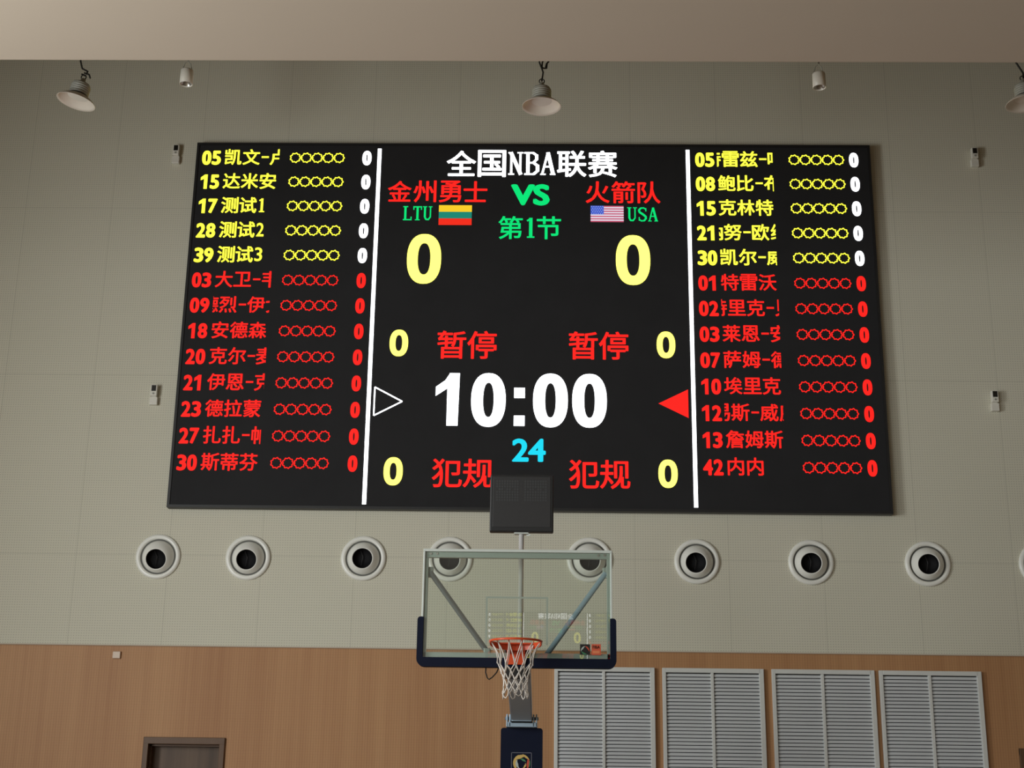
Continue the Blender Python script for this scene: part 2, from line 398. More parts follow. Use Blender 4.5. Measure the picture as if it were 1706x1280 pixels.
def side_wall(name, x0, x1, bays, label, m):
    b = bmesh.new(); ys = [YN-0.3] + [v for p in bays for v in p] + [YF+0.3]
    for i in range(0, len(ys), 2): box(b, x0, x1, ys[i], ys[i+1], 0, ZC)
    for (a, c) in bays:
        box(b, x0, x1, a, c, 0, WIN_Z0); box(b, x0, x1, a, c, WIN_TOP(a), ZC)
    struct(name, b, m, label)
side_wall('wall_left', XL-0.3, XL, WIN_L, 'plain left side wall with tall windows', M['sidewall'])
side_wall('wall_right', XR, XR+0.3, WIN_R, 'plain right side wall, toned brown to cut bounced light', M['sidewall_r'])
b = bmesh.new(); box(b, XL, XR, YN-0.3, YN, 0, ZC); struct('wall_near', b, M['sidewall'], 'plain near end wall behind the viewer')
k = 1
for bays, x in ((WIN_L, XL-0.18), (WIN_R, XR+0.18)):
    for (a, c) in bays:
        b = bmesh.new(); zt = WIN_TOP(a)
        for yy in (a+0.03, (a+c)/2, c-0.03): box(b, x-0.03, x+0.03, yy-0.03, yy+0.03, WIN_Z0, zt)
        for zz in (WIN_Z0+0.03, (WIN_Z0+zt)/2, zt-0.03): box(b, x-0.03, x+0.03, a, c, zz-0.03, zz+0.03)
        struct('window_%d' % k, b, M['alu'], 'tall side wall window with slim metal bars'); k += 1

def door(name, d, label):
    x0, x1, zt = d
    root = bpy.data.objects.new(name, None); COL.objects.link(root); root.location = ((x0+x1)/2, YF, 0)
    root['kind'] = 'structure'; root['label'] = label; root['category'] = 'door'
    w = (x1-x0)/2
    b = bmesh.new()
    for (a, c, e, f) in ((-w-0.055, -w+0.012, 0, zt+0.072), (w-0.012, w+0.055, 0, zt+0.072)): box(b, a, c, -0.035, 0.28, e, f, 0, 0.006)
    box(b, -w-0.055, w+0.055, -0.036, 0.28, zt-0.012, zt+0.072, 0, 0.006)
    for (a, c) in ((-w+0.012, -w+0.032), (w-0.032, w-0.012)): box(b, a, c, 0.06, 0.28, 0, zt-0.012)
    box(b, -w+0.012, w-0.012, 0.06, 0.28, zt-0.035, zt-0.012)
    fixn(b); obj('door_frame', b, M['doorframe'], root)
    b = bmesh.new(); box(b, -w+0.03, w-0.03, 0.16, 0.21, 0.01, zt-0.03, 0, 0.003)
    leaf = obj('door_leaf', b, M['doorleaf'], root)
    b = bmesh.new(); tube(b, [(w-0.1, 0.165, 1.02), (w-0.1, 0.11, 1.02), (w-0.22, 0.11, 1.02)], 0.011); obj('door_handle', b, M['chrome'], leaf)
door('door_1', D1, 'dark brown wooden door recessed in the timber panelling at lower left')
door('door_2', D2, 'dark brown door at the lower right corner')

# ------------------------------------------------------------------ electronic scoreboard
BX, BZ = -0.1855, 7.8355                       # board centre
HWX, HWZ = 4.672, 2.592
FACE = -0.116                                   # front of the display, local y
def led(name, build, mats, parent, label=None):
    b = bmesh.new(); build(b)
    o = obj(name, b, mats, parent)
    if label: o['label'] = label
    return o
YT = FACE - 0.004
def lx(x): return x - BX
def lz(z): return z - BZ

NAMES_L = [('05', 0, '凯文-卢', 'y'), ('15', 0, '达米安', 'y'), ('17', 0, '测试1', 'y'), ('28', 0, '测试2', 'y'), ('39', 0, '测试3', 'y'),
           ('03', 0, '大卫-韦', 'r'), ('09', .17, '德烈-伊戈', 'r'), ('18', 0, '安德森', 'r'), ('20', 0, '克尔-麦', 'r'), ('21', 0, '伊恩-克', 'r'),
           ('23', 0, '德拉蒙', 'r'), ('27', 0, '扎扎-帕', 'r'), ('30', 0, '斯蒂芬', 'r')]
NAMES_R = [('05', .19, '特雷兹-哈', 'y'), ('08', 0, '鲍比-布', 'y'), ('15', 0, '克林特', 'y'), ('21', .19, '纳努-欧纳', 'y'), ('30', 0, '凯尔-威', 'y'),
           ('01', 0, '特雷沃', 'r'), ('02', .17, '特里克-贝', 'r'), ('03', 0, '莱恩-安', 'r'), ('07', 0, '萨姆-德', 'r'), ('10', 0, '埃里克', 'r'),
           ('12', .17, '易斯-威廉', 'r'), ('13', 0, '詹姆斯', 'r'), ('42', 0, '内内', 'r')]
CH = 0.252
def player_name(b, s, shift, x0, x1, zc):
    x = x0 - shift
    for c in s:
        if c == '-':
            stroke(b, (x+0.015, zc), (x+0.115, zc), 0.026, YT); x += 0.125; continue
        if c == '1':
            serif(b, c, x, x+0.125, zc-0.1, zc+0.1, YT); x += 0.125; continue
        if c.isdigit():
            word(b, c, x+0.012, x+0.115, zc-0.1, zc+0.1, YT, 0.012); x += 0.125; continue
        han(b, c, x, zc, CH*0.98, YT, 0.018, (x0, x1)); x += CH
def fouls(b, x0, zc):
    for i in range(5):
        cx = x0 + 0.0765 + i*0.1525; n = 54; o, q = [], []
        for k in range(n):
            a = 2*PI*k/n; wob = 0.97 + 0.085*math.cos(9*a)
            o.append(b.verts.new((cx+0.0765*wob*math.cos(a), YT, zc+0.0765*wob*math.sin(a))))
            q.append(b.verts.new((cx+0.0595*wob*math.cos(a), YT, zc+0.0595*wob*math.sin(a))))
        for k in range(n): b.faces.new((o[k], o[(k+1) % n], q[(k+1) % n], q[k]))
def flag_lt(b, x0, x1, z0, z1):
    h = (z1-z0)/3
    for i in range(3): poly(b, [(x0, z1-h*(i+1)), (x1, z1-h*(i+1)), (x1, z1-h*i), (x0, z1-h*i)], YT, i)
def flag_us(b, x0, x1, z0, z1):
    h = (z1-z0)/13
    for i in range(13): poly(b, [(x0, z1-h*(i+1)), (x1, z1-h*(i+1)), (x1, z1-h*i), (x0, z1-h*i)], YT, 1 if i % 2 == 0 else 0)
    xa = x0+(x1-x0)*0.4; za = z1-h*7
    poly(b, [(x0, za), (xa, za), (xa, z1), (x0, z1)], YT-0.002, 2)
    for r in range(5):
        for c in range(6 if r % 2 == 0 else 5):
            cx = x0+(xa-x0)*((c+0.5+(0 if r % 2 == 0 else 0.5))/6); cz = z1-(z1-za)*((r+0.5)/5)
            poly(b, [(cx+0.007*math.sin(2*PI*k/10)*(1 if k % 2 == 0 else .45), cz+0.007*math.cos(2*PI*k/10)*(1 if k % 2 == 0 else .45)) for k in range(10)], YT-0.004, 0)

def scoreboard():
    root = thing('scoreboard', 'wide black electronic scoreboard with lit team names and scores on the pale far wall', 'scoreboard', (BX, YF, BZ))
    b = bmesh.new(); t = 0.035
    box(b, -HWX, HWX, FACE+0.01, -0.003, -HWZ, HWZ)
    for (x0, x1, z0, z1) in ((-HWX, HWX, HWZ-t, HWZ), (-HWX, HWX, -HWZ, -HWZ+t), (-HWX, -HWX+t, -HWZ+t, HWZ-t), (HWX-t, HWX, -HWZ+t, HWZ-t)):
        box(b, x0, x1, FACE-0.012, FACE+0.012, z0, z1)
    obj('cabinet', b, M['cabinet'], root)
    b = bmesh.new(); box(b, -HWX+t, HWX-t, FACE, FACE+0.01, -HWZ+t, HWZ-t)
    obj('display_panel', b, M['led_off'], root)
    R_ = lambda *a: [lx(a[0]), lx(a[1]), lz(a[2]), lz(a[3])]
    # headings
    def ttl(b):
        z0, z1 = lz(9.963), lz(10.30); zc = lz(10.13); c = 0.42
        for ch, x in (('全', -1.368), ('国', -0.944), ('联', 0.160), ('赛', 0.588)): han(b, ch, lx(x), zc, c, YT, 0.016)
        serif(b, 'NBA', lx(-0.514), lx(0.151), z0, z1, YT)
    led('league_title', ttl, M['white'], root, 'white league title')
    def team(b, s, x0, pitch):
        for i, ch in enumerate(s): han(b, ch, lx(x0)+pitch*i, lz(9.704), 0.338, YT, 0.016)
    led('team_name', lambda b: team(b, '金州勇士', -2.168, 0.3485), M['red'], root, 'red four-character team name')
    led('team_name', lambda b: team(b, '火箭队', 0.558, 0.352), M['red'], root, 'red three-character team name')
    led('versus_sign', lambda b: word(b, 'VS', *R_(-0.466, 0.07, 9.50, 9.82), YT, 0.05), M['green'], root, 'green letters between the team names')
    led('country_code', lambda b: serif(b, 'LTU', *R_(-1.95, -1.535, 9.275, 9.478), YT), M['green'], root)
    led('country_code', lambda b: serif(b, 'USA', *R_(1.125, 1.553, 9.275, 9.478), YT), M['green'], root)
    led('country_flag', lambda b: flag_lt(b, *R_(-1.45, -0.997, 9.205, 9.499)), [M['flag_yellow'], M['flag_green'], M['flag_red']], root, 'yellow green and red striped flag')
    led('country_flag', lambda b: flag_us(b, *R_(0.63, 1.081, 9.261, 9.501)), [M['flag_white'], M['flag_crimson'], M['flag_blue']], root, 'red and white striped flag with a blue corner')
    def per(b):
        zc = lz(9.172)
        han(b, '第', lx(-0.638), zc, 0.35, YT, 0.014); serif(b, '1', lx(-0.275), lx(-0.105), zc-0.145, zc+0.145, YT)
        han(b, '节', lx(-0.115), zc, 0.35, YT, 0.014)
    led('period_text', per, M['green'], root)
    for x0, x1 in ((-1.864, -1.399), (0.97, 1.435)):
        led('team_score', lambda b: zero(b, *R_(x0, x1, 8.345, 9.07), YT, 0.37, 0.63), M['pale_yellow'], root, 'large yellow zero')
    for x0, x1, z0, z1, n in ((-2.054, -1.806, 7.314, 7.688, 'timeout_count'), (1.503, 1.75, 7.314, 7.688, 'timeout_count'),
                              (-2.065, -1.815, 5.558, 5.934, 'foul_count'), (1.498, 1.747, 5.558, 5.934, 'foul_count')):
        led(n, lambda b: zero(b, *R_(x0, x1, z0, z1), YT, 0.36, 0.6), M['pale_yellow'], root)
    for s, x0, zc, n in (('暂停', -1.425, 7.482, 'timeout_heading'), ('暂停', 0.327, 7.484, 'timeout_heading'),
                         ('犯规', -1.442, 5.73, 'foul_heading'), ('犯规', 0.335, 5.73, 'foul_heading')):
        led(n, lambda b: [han(b, ch, lx(x0)+0.402*i, lz(zc), 0.405, YT, 0.014) for i, ch in enumerate(s)], M['red'], root)
    def clock(b):
        z0, z1 = lz(6.365), lz(7.085)
        X = lambda p: lx(-1.422 + (p-335)/(1230-335)*2.259)
        s = (z1-z0)
        poly(b, [(X(397), z0), (X(455), z0), (X(461), z1), (X(408), z1), (X(397), z1-0.12)], YT)
        poly(b, [(X(410), z1), (X(400), z1-0.205), (X(337), z1-0.315), (X(337), z1-0.19), (X(385), z1-0.10)], YT)
        for p0, p1 in ((523, 703), (846, 1027), (1050, 1230)): zero(b, X(p0), X(p1), z0-0.012, z1+0.004, YT, 0.31, 0.64)
        for zz in (z0+0.004, z0+0.385): poly(b, [(X(747), zz), (X(803), zz), (X(803), zz+0.14), (X(747), zz+0.14)], YT)
    led('game_clock', clock, M['white'], root, 'large white clock figures')
    led('possession_clock', lambda b: word(b, '24', *R_(-0.4, 0.04, 5.888, 6.199), YT, 0.032), M['cyan'], root, 'cyan figures')
    def tri_l(b):
        pts = [(lx(-2.225), lz(6.885)), (lx(-2.225), lz(6.495)), (lx(-1.857), lz(6.69))]
        for i in range(3): stroke(b, pts[i], pts[(i+1) % 3], 0.018, YT)
    led('possession_arrow', tri_l, M['white'], root, 'white outlined triangle pointing right')
    led('possession_arrow', lambda b: poly(b, [(lx(1.905), lz(6.885)), (lx(1.514), lz(6.69)), (lx(1.905), lz(6.495))], YT), M['red'], root, 'filled red triangle pointing left')
    for x in (-2.300, 1.974):
        led('divider_line', lambda b: poly(b, [(lx(x)-0.026, lz(5.305)), (lx(x)+0.026, lz(5.305)), (lx(x)+0.026, lz(10.347)), (lx(x)-0.026, lz(10.347))], YT), M['white'], root)
    # player lists
    for rows, xn, xm, xf, xp in ((NAMES_L, -4.778, -4.462, -3.548, -2.473), (NAMES_R, 2.072, 2.376, 3.361, 4.257)):
        for i, (num, shift, nm, c) in enumerate(rows):
            z = lz(10.204 - 0.3634*i); col = M['yellow'] if c == 'y' else M['red']
            row = led('player_number', lambda b: figures(b, num, lx(xn), lx(xn)+0.272, z-0.114, z+0.102, YT), col, root)
            led('player_name', lambda b: player_name(b, nm, shift, lx(xm), lx(xm)+0.765, z+0.008), col, row)
            led('foul_markers', lambda b: fouls(b, lx(xf), z), col, row)
            led('player_points', lambda b: zero(b, lx(xp)-0.063, lx(xp)+0.063, z-0.11, z+0.108, YT, 0.16, 0.5), M['white'] if c == 'y' else M['red'], row)
    return root
board = scoreboard()
# the matching smaller board on the near end wall, seen mirrored in the backboard glass
twin = dup(board, (0, 0, 0), 'smaller twin scoreboard on the end wall behind the viewer, seen mirrored in the backboard glass')
twin.rotation_euler = (0, 0, PI); twin.scale = (0.49, 0.49, 0.49); twin.location = (0.47, YN, 6.48)

# ------------------------------------------------------------------ round jet air nozzles
def nozzle(label, loc):
    root = thing('air_nozzle', label, 'air vent', loc, 'round air nozzles in a row under the scoreboard')
    b = bmesh.new()
    lathe(b, [(0.290, 0.0), (0.290, 0.014), (0.284, 0.026), (0.272, 0.034), (0.254, 0.037), (0.240, 0.034), (0.232, 0.024), (0.228, 0.004), (0.216, 0.003)], 64, 'y')
    fixn(b); obj('flange', b, M['white_metal'], root)
    b = bmesh.new(); lathe(b, [(0.230, 0.008), (0.205, 0.007)], 64, 'y'); obj('groove_shade', b, M['groove_shade'], root)  # dark ring painted in for the shaded groove around the ball
    return root
def nozzle_ball(root, tilt=0.0, pan=0.0):
    """swivelling eyeball: the mouth is turned by tilt (down) and pan (sideways), the seat stays square in the flange"""
    b = bmesh.new(); R = 0.216; c = -0.05; a0 = math.asin(0.138/R); a1 = 1.325; n = 64
    def turned(k): return Matrix.Translation((0, -c, 0)) @ Matrix.Rotation(pan*k, 4, 'Z') @ Matrix.Rotation(tilt*k, 4, 'X')
    rings = []
    prof = [(a1+(a0-a1)*k/16, None) for k in range(17)] + [(a0, (0.131, 0.004)), (a0, (0.127, -0.004))]
    for a, lip in prof:
        T = turned((a1-a)/(a1-a0)); r, h = (R*math.sin(a), R*math.cos(a)) if lip is None else (lip[0], R*math.cos(a0)+lip[1])
        rings.append([b.verts.new(T @ Vector((r*math.cos(2*PI*k/n), -h, r*math.sin(2*PI*k/n)))) for k in range(n)])
    for p, q in zip(rings, rings[1:]):
        for k in range(n): b.faces.new((p[k], p[(k+1) % n], q[(k+1) % n], q[k])).smooth = True
    fixn(b); o = obj('ball', b, M['white_metal'], root)
    T = turned(1.0); e = R*math.cos(a0)
    b = bmesh.new(); lathe(b, [(0.127, e-0.003), (0.122, e-0.03), (0.112, e-0.075), (0.02, e-0.078)], 48, 'y', cap1=True, mat4=T)
    obj('throat', b, [M['throat']], o)
    b = bmesh.new(); tube(b, [T @ Vector(p) for p in ((-0.03, -e+0.05, 0.10), (0.0, -e+0.055, 0.02), (-0.02, -e+0.05, -0.09))], 0.004, 6)
    obj('vane', b, M['vane'], o)
    return o
NZ = [(-4.942, 4.616, 'below the left end of the scoreboard', 0.29, 0), (-3.778, 4.614, 'second from the left in the row', 0.24, 0.0),
      (-2.292, 4.622, 'below the left divider line', 0.10, 0.0), (-1.178, 4.624, 'behind the upper left corner of the backboard', 0.16, 0),
      (0.61, 4.634, 'behind the upper right corner of the backboard', 0.16, 0), (1.98, 4.626, 'below the right divider line', 0.19, -0.14),
      (3.432, 4.630, 'third from the right in the row', 0.15, -0.10), (4.91, 4.628, 'below the right end of the scoreboard', 0.13, -0.10),
      (6.352, 4.636, 'cut off by the right picture edge', 0.13, -0.05)]
for (x, z, w, ti, pa) in NZ:
    r = nozzle('round white air nozzle with a black mouth, ' + w, (x, YF, z)); nozzle_ball(r, ti, pa)

# ------------------------------------------------------------------ wall sensors and small plate
def sensor(label, loc):
    root = thing('wall_sensor', label, 'sensor', loc, 'small wall sensors beside the scoreboard')
    b = bmesh.new(); box(b, -0.045, 0.045, -0.085, -0.025, -0.02, 0.135, 0, 0.008); fixn(b); h = obj('housing', b, M['white_plastic'], root)
    b = bmesh.new(); box(b, -0.030, 0.030, -0.089, -0.084, 0.045, 0.125, 0, 0.002); fixn(b); obj('window', b, M['dark_plastic'], h)
    b = bmesh.new(); tube(b, [(0, -0.083, 0.012), (0, -0.092, 0.012)], 0.014, 12); obj('lens', b, M['lamp_grey'], h)
    b = bmesh.new(); box(b, -0.052, 0.052, -0.06, 0, -0.135, -0.028, 0, 0.006); box(b, -0.03, 0.03, -0.05, 0.0, -0.028, 0.1); fixn(b)
    obj('bracket', b, M['white_plastic'], root)
s0 = sensor('small white wall sensor left of the scoreboard, by its top left corner', (-5.165, YF, 10.28))
for x, z, w in ((-5.172, 6.772, 'left of the scoreboard at the height of the white game clock'), (5.94, 10.285, 'right of the scoreboard near the top, level with its upper edge'),
                (5.925, 6.78, 'far right on the wall at the height of the red triangle')):
    sensor('small white wall sensor ' + w, (x, YF, z))
b = bmesh.new(); box(b, -0.05, 0.05, -0.03, 0, -0.045, 0.045, 0, 0.008); fixn(b)
tag(obj('wall_plate', b, M['chip'], None, (-5.358, YF-0.004, 3.36)), 'small square beige plate on the timber panelling above the left door', 'switch plate')

# ------------------------------------------------------------------ ventilation grilles
def grille(x0, x1, label):
    root = thing('vent_grille', label, 'air vent', ((x0+x1)/2, YF-0.005, 0.0), 'tall louvred grilles in the timber panelling')
    w = (x1-x0)/2; z0, z1 = 0.35, 3.28; fw = 0.045
    b = bmesh.new()
    for (a, c, e, f) in ((-w, -w+fw, z0, z1), (w-fw*1.25, w, z0, z1), (-w+fw, w-fw, z1-0.055, z1), (-w+fw, w-fw, z0, z0+0.05)):
        box(b, a, c, -0.05, 0.0, e, f, 0, 0.004)
    fixn(b); obj('frame', b, M['grille_frame'], root)
    b = bmesh.new(); box(b, -0.018-0.01, 0.018-0.01, -0.045, 0, z0+0.05, z1-0.055, 0, 0.003); fixn(b); obj('mullion', b, M['grille_frame'], root)
    b = bmesh.new(); box(b, -w+0.02, w-0.02, -0.004, 0.0, z0+0.02, z1-0.02); obj('gap_shade', b, M['grille_dark'], root)  # dark sheet put in for the shaded gap behind the slats
    p = 0.0435
    for (a, c) in ((-w+fw, -0.028), (0.008, w-fw*1.25)):
        b = bmesh.new(); z = z1-0.075
        while z > z0+0.09:
            vs = [(-0.036, z-0.028), (-0.033, z-0.029), (-0.014, z+0.005), (-0.017, z+0.006)]
            l = [b.verts.new((a, v[0], v[1])) for v in vs]; r = [b.verts.new((c, v[0], v[1])) for v in vs]
            for i in range(4): b.faces.new((l[i], l[(i+1) % 4], r[(i+1) % 4], r[i]))
            b.faces.new(l); b.faces.new(r[::-1]); z -= p
        fixn(b); obj('slat_panel', b, M['grille'], root)
for x0, x1, w in ((0.167, 1.416, 'directly right of the hoop stand, leftmost of the four'), (1.512, 2.772, 'second of four from the hoop stand'),
                  (2.872, 4.145, 'third of four from the hoop stand'), (4.203, 5.465, 'rightmost of the four, furthest from the hoop')):
    grille(x0, x1, 'tall grey louvred vent grille, ' + w)

# ------------------------------------------------------------------ hanging lamps
def highbay(label, loc, lean, cord_pts):
    root = thing('high_bay_lamp', label, 'lamp', loc, 'bell-shaped lamps hanging under the ceiling')
    T = Matrix.Rotation(lean, 4, 'Y')
    b = bmesh.new()
    lathe(b, [(0.112, 0.080), (0.130, 0.074), (0.170, 0.052), (0.207, 0.024), (0.226, 0.0), (0.230, -0.003), (0.227, -0.006), (0.205, 0.017), (0.167, 0.044), (0.124, 0.066), (0.10, 0.070)], 56, 'z', mat4=T)
    fixn(b); refl = obj('reflector', b, M['lamp_in'], root)
    b = bmesh.new(); lathe(b, [(0.118, 0.066), (0.05, 0.061), (0.01, 0.06)], 40, 'z', mat4=T, cap1=True); obj('led_disc', b, M['white_plastic'], refl)
    b = bmesh.new(); lathe(b, [(0.098, 0.070), (0.098, 0.105)], 40, 'z', mat4=T, cap0=True, cap1=True); obj('gap_ring', b, M['black'], root)
    b = bmesh.new()
    prof = [(0.10, 0.098), (0.112, 0.100)]
    for i in range(4): prof += [(0.114, 0.106+0.026*i), (0.114, 0.124+0.026*i), (0.108, 0.127+0.026*i), (0.108, 0.131+0.026*i)]
    prof += [(0.110, 0.215), (0.098, 0.238), (0.06, 0.258), (0.03, 0.270), (0.028, 0.305)]
    lathe(b, prof, 40, 'z', mat4=T, cap0=True, cap1=True); fixn(b); obj('housing', b, M['lamp_grey'], root)
    b = bmesh.new(); top = T @ Vector((0, 0, 0.30))
    tube(b, [top + Vector((0.03*math.cos(a), 0, 0.03+0.03*math.sin(a))) for a in [2*PI*k/14 for k in range(14)]], 0.007, 6, closed=True)
    obj('hook', b, M['black_cord'], root)
    b = bmesh.new()
    for pts in cord_pts: tube(b, pts, 0.011, 6)
    obj('cord', b, M['black_cord'], root)
ZT = ZC
LB = 0.34
highbay('tilted bell-shaped lamp at upper left, leaning on a single black cord', (-5.565, 15, 9.535), math.radians(11.5),
        [[(0.085, 0, 0.36), (0.10, 0, 0.40), (0.03, 0, 0.44), (0.0, 0, 0.54), (-0.01, 0, 0.70), (0, 0, 1.4), (0.02, 0, ZT-9.535)], [(0.06, 0, 0.38), (0.12, 0, 0.36), (0.14, 0, 0.31)], [(0.085, 0, 0.34), (0.03, 0, 0.365)]])
highbay('upright bell-shaped lamp above the middle of the scoreboard', (-0.045, 15, 9.492), 0,
        [[(0, 0, 0.33), (0.01, 0, 0.40), (0.015, 0, 0.45), (0, 0, 0.50), (-0.03, 0, 0.58), (-0.04, 0, 0.70), (0, 0, 1.2), (0, 0, ZT-9.492)],
         [(0.0, 0, 0.51), (0.04, 0, 0.50), (0.055, 0, 0.56), (0.10, 0, 0.62), (0.05, 0, 0.9), (0, 0, 1.2)], [(0.0, 0, 0.51), (0.005, 0, 0.58), (0.03, 0, 0.64), (0.0, 0, 1.2)], [(0.055, 0, 0.5), (0.06, 0, 0.56)]])
highbay('bell-shaped lamp cut off by the right edge of the picture', (5.615, 15, 9.55), math.radians(-2),
        [[(0, 0, 0.33), (0.0, 0, 0.40), (-0.05, 0, 0.50), (-0.09, 0, 0.58), (-0.10, 0, 0.75), (0, 0, 1.4), (0, 0, ZT-9.55)]])

def spot(label, loc):
    root = thing('hanging_spotlight', label, 'lamp', loc, 'small cylinder lamps hanging under the ceiling')
    b = bmesh.new(); lathe(b, [(0.02, 0.19), (0.068, 0.185), (0.076, 0.175), (0.077, 0.0), (0.074, -0.002), (0.070, 0.002), (0.068, 0.05)], 40, 'z', cap0=True); fixn(b)
    h = obj('housing', b, M['white_plastic'], root)
    b = bmesh.new(); lathe(b, [(0.069, 0.012), (0.04, 0.055), (0.01, 0.06)], 32, 'z', cap1=True); obj('reflector', b, M['chrome'], h)
    b = bmesh.new()
    tube(b, [(-0.06, 0, 0.18), (-0.035, 0, 0.27), (0, 0, 0.31), (0.035, 0, 0.27), (0.06, 0, 0.18)], 0.005, 6)
    obj('yoke', b, M['lamp_grey'], root)
    b = bmesh.new(); tube(b, [(0, 0, 0.31), (0.015, 0, 0.36), (0.0, 0, 0.5), (0, 0, ZT-loc[2])], 0.012, 6); obj('hanger', b, M['lamp_grey'], root)
spot('small white cylinder lamp hanging at upper left beside the tilted bell lamp', (-4.272, 15, 9.77))
spot('small white cylinder lamp hanging at upper right above the scoreboard corner', (3.222, 15, 9.75))

# ------------------------------------------------------------------ basketball hoop
HX, HY = -0.232, 13.40
def hoop():
    root = thing('basketball_hoop', 'portable basketball hoop with a glass backboard, orange rim, white net and navy pads', 'basketball hoop', (HX, HY, 0))
    W2, Z0, Z1 = 0.90, 2.90, 3.95
    # glass
    b = bmesh.new(); box(b, -W2+0.015, W2-0.015, 0.0, 0.012, Z0+0.015, Z1-0.015)
    glass = obj('backboard_glass', b, M['glass'], root)
    b = bmesh.new()
    for (x0, x1, z0, z1) in ((-0.295, -0.277, 3.05, 3.5), (0.277, 0.295, 3.05, 3.5), (-0.277, 0.277, 3.482, 3.5)):
        poly(b, [(x0, z0), (x1, z0), (x1, z1), (x0, z1)], -0.002)
    obj('target_square', b, M['mark'], glass)
    b = bmesh.new(); poly(b, [(0.595, 2.965), (0.690, 2.965), (0.690, 3.062), (0.595, 3.062)], -0.003, 0)
    def arc(cx, cz, r, a0, a1, t, mi, y):
        n = 12; o = [(cx+r*math.cos(a0+(a1-a0)*k/n), cz+r*math.sin(a0+(a1-a0)*k/n)) for k in range(n+1)]
        q = [(cx+(r-t*math.sin(PI*k/n))*math.cos(a0+(a1-a0)*k/n), cz+(r-t*math.sin(PI*k/n))*math.sin(a0+(a1-a0)*k/n)) for k in range(n+1)]
        for k in range(n): 
            try: poly(b, [o[k], o[k+1], q[k+1], q[k]], y, mi)
            except ValueError: pass
    arc(0.642, 3.005, 0.038, 1.5, 3.4, 0.016, 3, -0.005); arc(0.642, 3.005, 0.040, -0.3, 1.7, 0.014, 2, -0.005); arc(0.642, 3.0, 0.034, 3.1, 5.4, 0.016, 1, -0.005)
    obj('emblem_sticker', b, [M['black'], M['em_green'], M['em_red'], M['em_pale']], glass)['label'] = 'black square sticker with a round emblem'
    b = bmesh.new(); poly(b, [(0.703, 2.963), (0.790, 2.963), (0.790, 3.064), (0.703, 3.064)], -0.003, 0)
    word(b, 'FIBA', 0.713, 0.780, 3.022, 3.050, -0.005, 0.015, 1)
    poly(b, [(0.713, 2.978), (0.780, 2.978), (0.780, 3.003), (0.713, 3.003)], -0.005, 2)
    obj('approval_sticker', b, [M['st_red'], M['st_pale'], M['st_orange']], glass)['label'] = 'orange-red sticker with pale lettering'
    # aluminium frame: slim front lip + inner channel behind the glass
    b = bmesh.new(); t = 0.026
    for (x0, x1, z0, z1) in ((-W2, W2, Z1-t, Z1), (-W2, W2, Z0, Z0+t), (-W2, -W2+t*0.7, Z0+t, Z1-t), (W2-t*0.7, W2, Z0+t, Z1-t)):
        box(b, x0, x1, -0.012, 0.05, z0, z1, 0, 0.003)
    fixn(b); fr = obj('backboard_frame', b, M['alu'], root)
    b = bmesh.new(); t2 = 0.055
    for (x0, x1, z0, z1) in ((-W2+0.02, W2-0.02, Z1-t-t2, Z1-t), (-W2+0.02, W2-0.02, Z0+t, Z0+t+0.05), (-W2+0.015, -W2+0.05, Z0+t, Z1-t-t2), (W2-0.05, W2-0.015, Z0+t, Z1-t-t2)):
        box(b, x0, x1, 0.014, 0.055, z0, z1, 0, 0.003)
    fixn(b); obj('inner_channel', b, M['alu_dark'], fr)
    b = bmesh.new()
    for s in (-1, 1):
        for k in (0, 1): tube(b, [(s*(W2-0.07-0.06*k), 0.012, Z1-0.045), (s*(W2-0.07-0.06*k), 0.008, Z1-0.045)], 0.012, 10)
    obj('corner_bolts', b, M['chrome'], fr)
    # padding: U shape in profile, rounded lower corners
    b = bmesh.new(); hw = 0.935; ib = 0.878
    def corner(cx, cz, r, a0, a1, n=8): return [(cx+r*math.cos(a0+(a1-a0)*k/n), cz+r*math.sin(a0+(a1-a0)*k/n)) for k in range(n+1)]
    outer = corner(hw-0.03, 3.272, 0.03, PI/2, 0, 5)[0:] + corner(hw-0.075, 2.838+0.075, 0.075, 0, -PI/2) + corner(-hw+0.075, 2.838+0.075, 0.075, -PI/2, -PI) + corner(-hw+0.03, 3.272, 0.03, PI, PI/2, 5)
    inner = [(-ib, 3.30), (-ib, 2.925), (ib, 2.925), (ib, 3.30)]
    P = outer + inner
    prism(b, P, -0.03, 0.075); fixn(b)
    bmesh.ops.triangulate(b, faces=[f for f in b.faces if len(f.verts) > 4])
    obj('backboard_pad', b, M['navy'], root)
    # rim
    b = bmesh.new(); RC = Vector((0, -0.375, 3.04)); R = 0.2345
    tube(b, [(R*math.cos(2*PI*k/48), RC.y+R*math.sin(2*PI*k/48), RC.z) for k in range(48)], 0.0105, 12, closed=True)
    rim = obj('rim', b, M['orange'], root, smooth=False)
    b = bmesh.new()      # curved support band under the rear half of the ring
    n = 28; rows = []
    for k in range(n+1):
        a = math.radians(-12 + 204*k/n); e = 0.018+0.040*max(0.0, math.sin(a))**0.6
        rows.append([b.verts.new(((R+d)*math.cos(a), RC.y+(R+d)*math.sin(a), RC.z+h)) for d, h in ((0.004, 0.002), (-0.004, 0.002), (-0.004, -e), (0.004, -e))])
    for p, q in zip(rows, rows[1:]):
        for i in range(4): b.faces.new((p[i], p[(i+1) % 4], q[(i+1) % 4], q[i]))
    b.faces.new(rows[0]); b.faces.new(rows[-1])
    fixn(b); obj('support_band', b, M['orange'], rim)
    b = bmesh.new(); box(b, -0.085, 0.085, -0.05, -0.002, 2.862, 3.045, 0, 0.006)
    pts = [(-0.14, -0.225), (0.14, -0.225), (0.085, -0.03), (-0.085, -0.03)]
    top = [b.verts.new((x, y, 3.046)) for x, y in pts]; bot = [b.verts.new((x, y, 3.034)) for x, y in pts]
    b.faces.new(top); b.faces.new(bot)
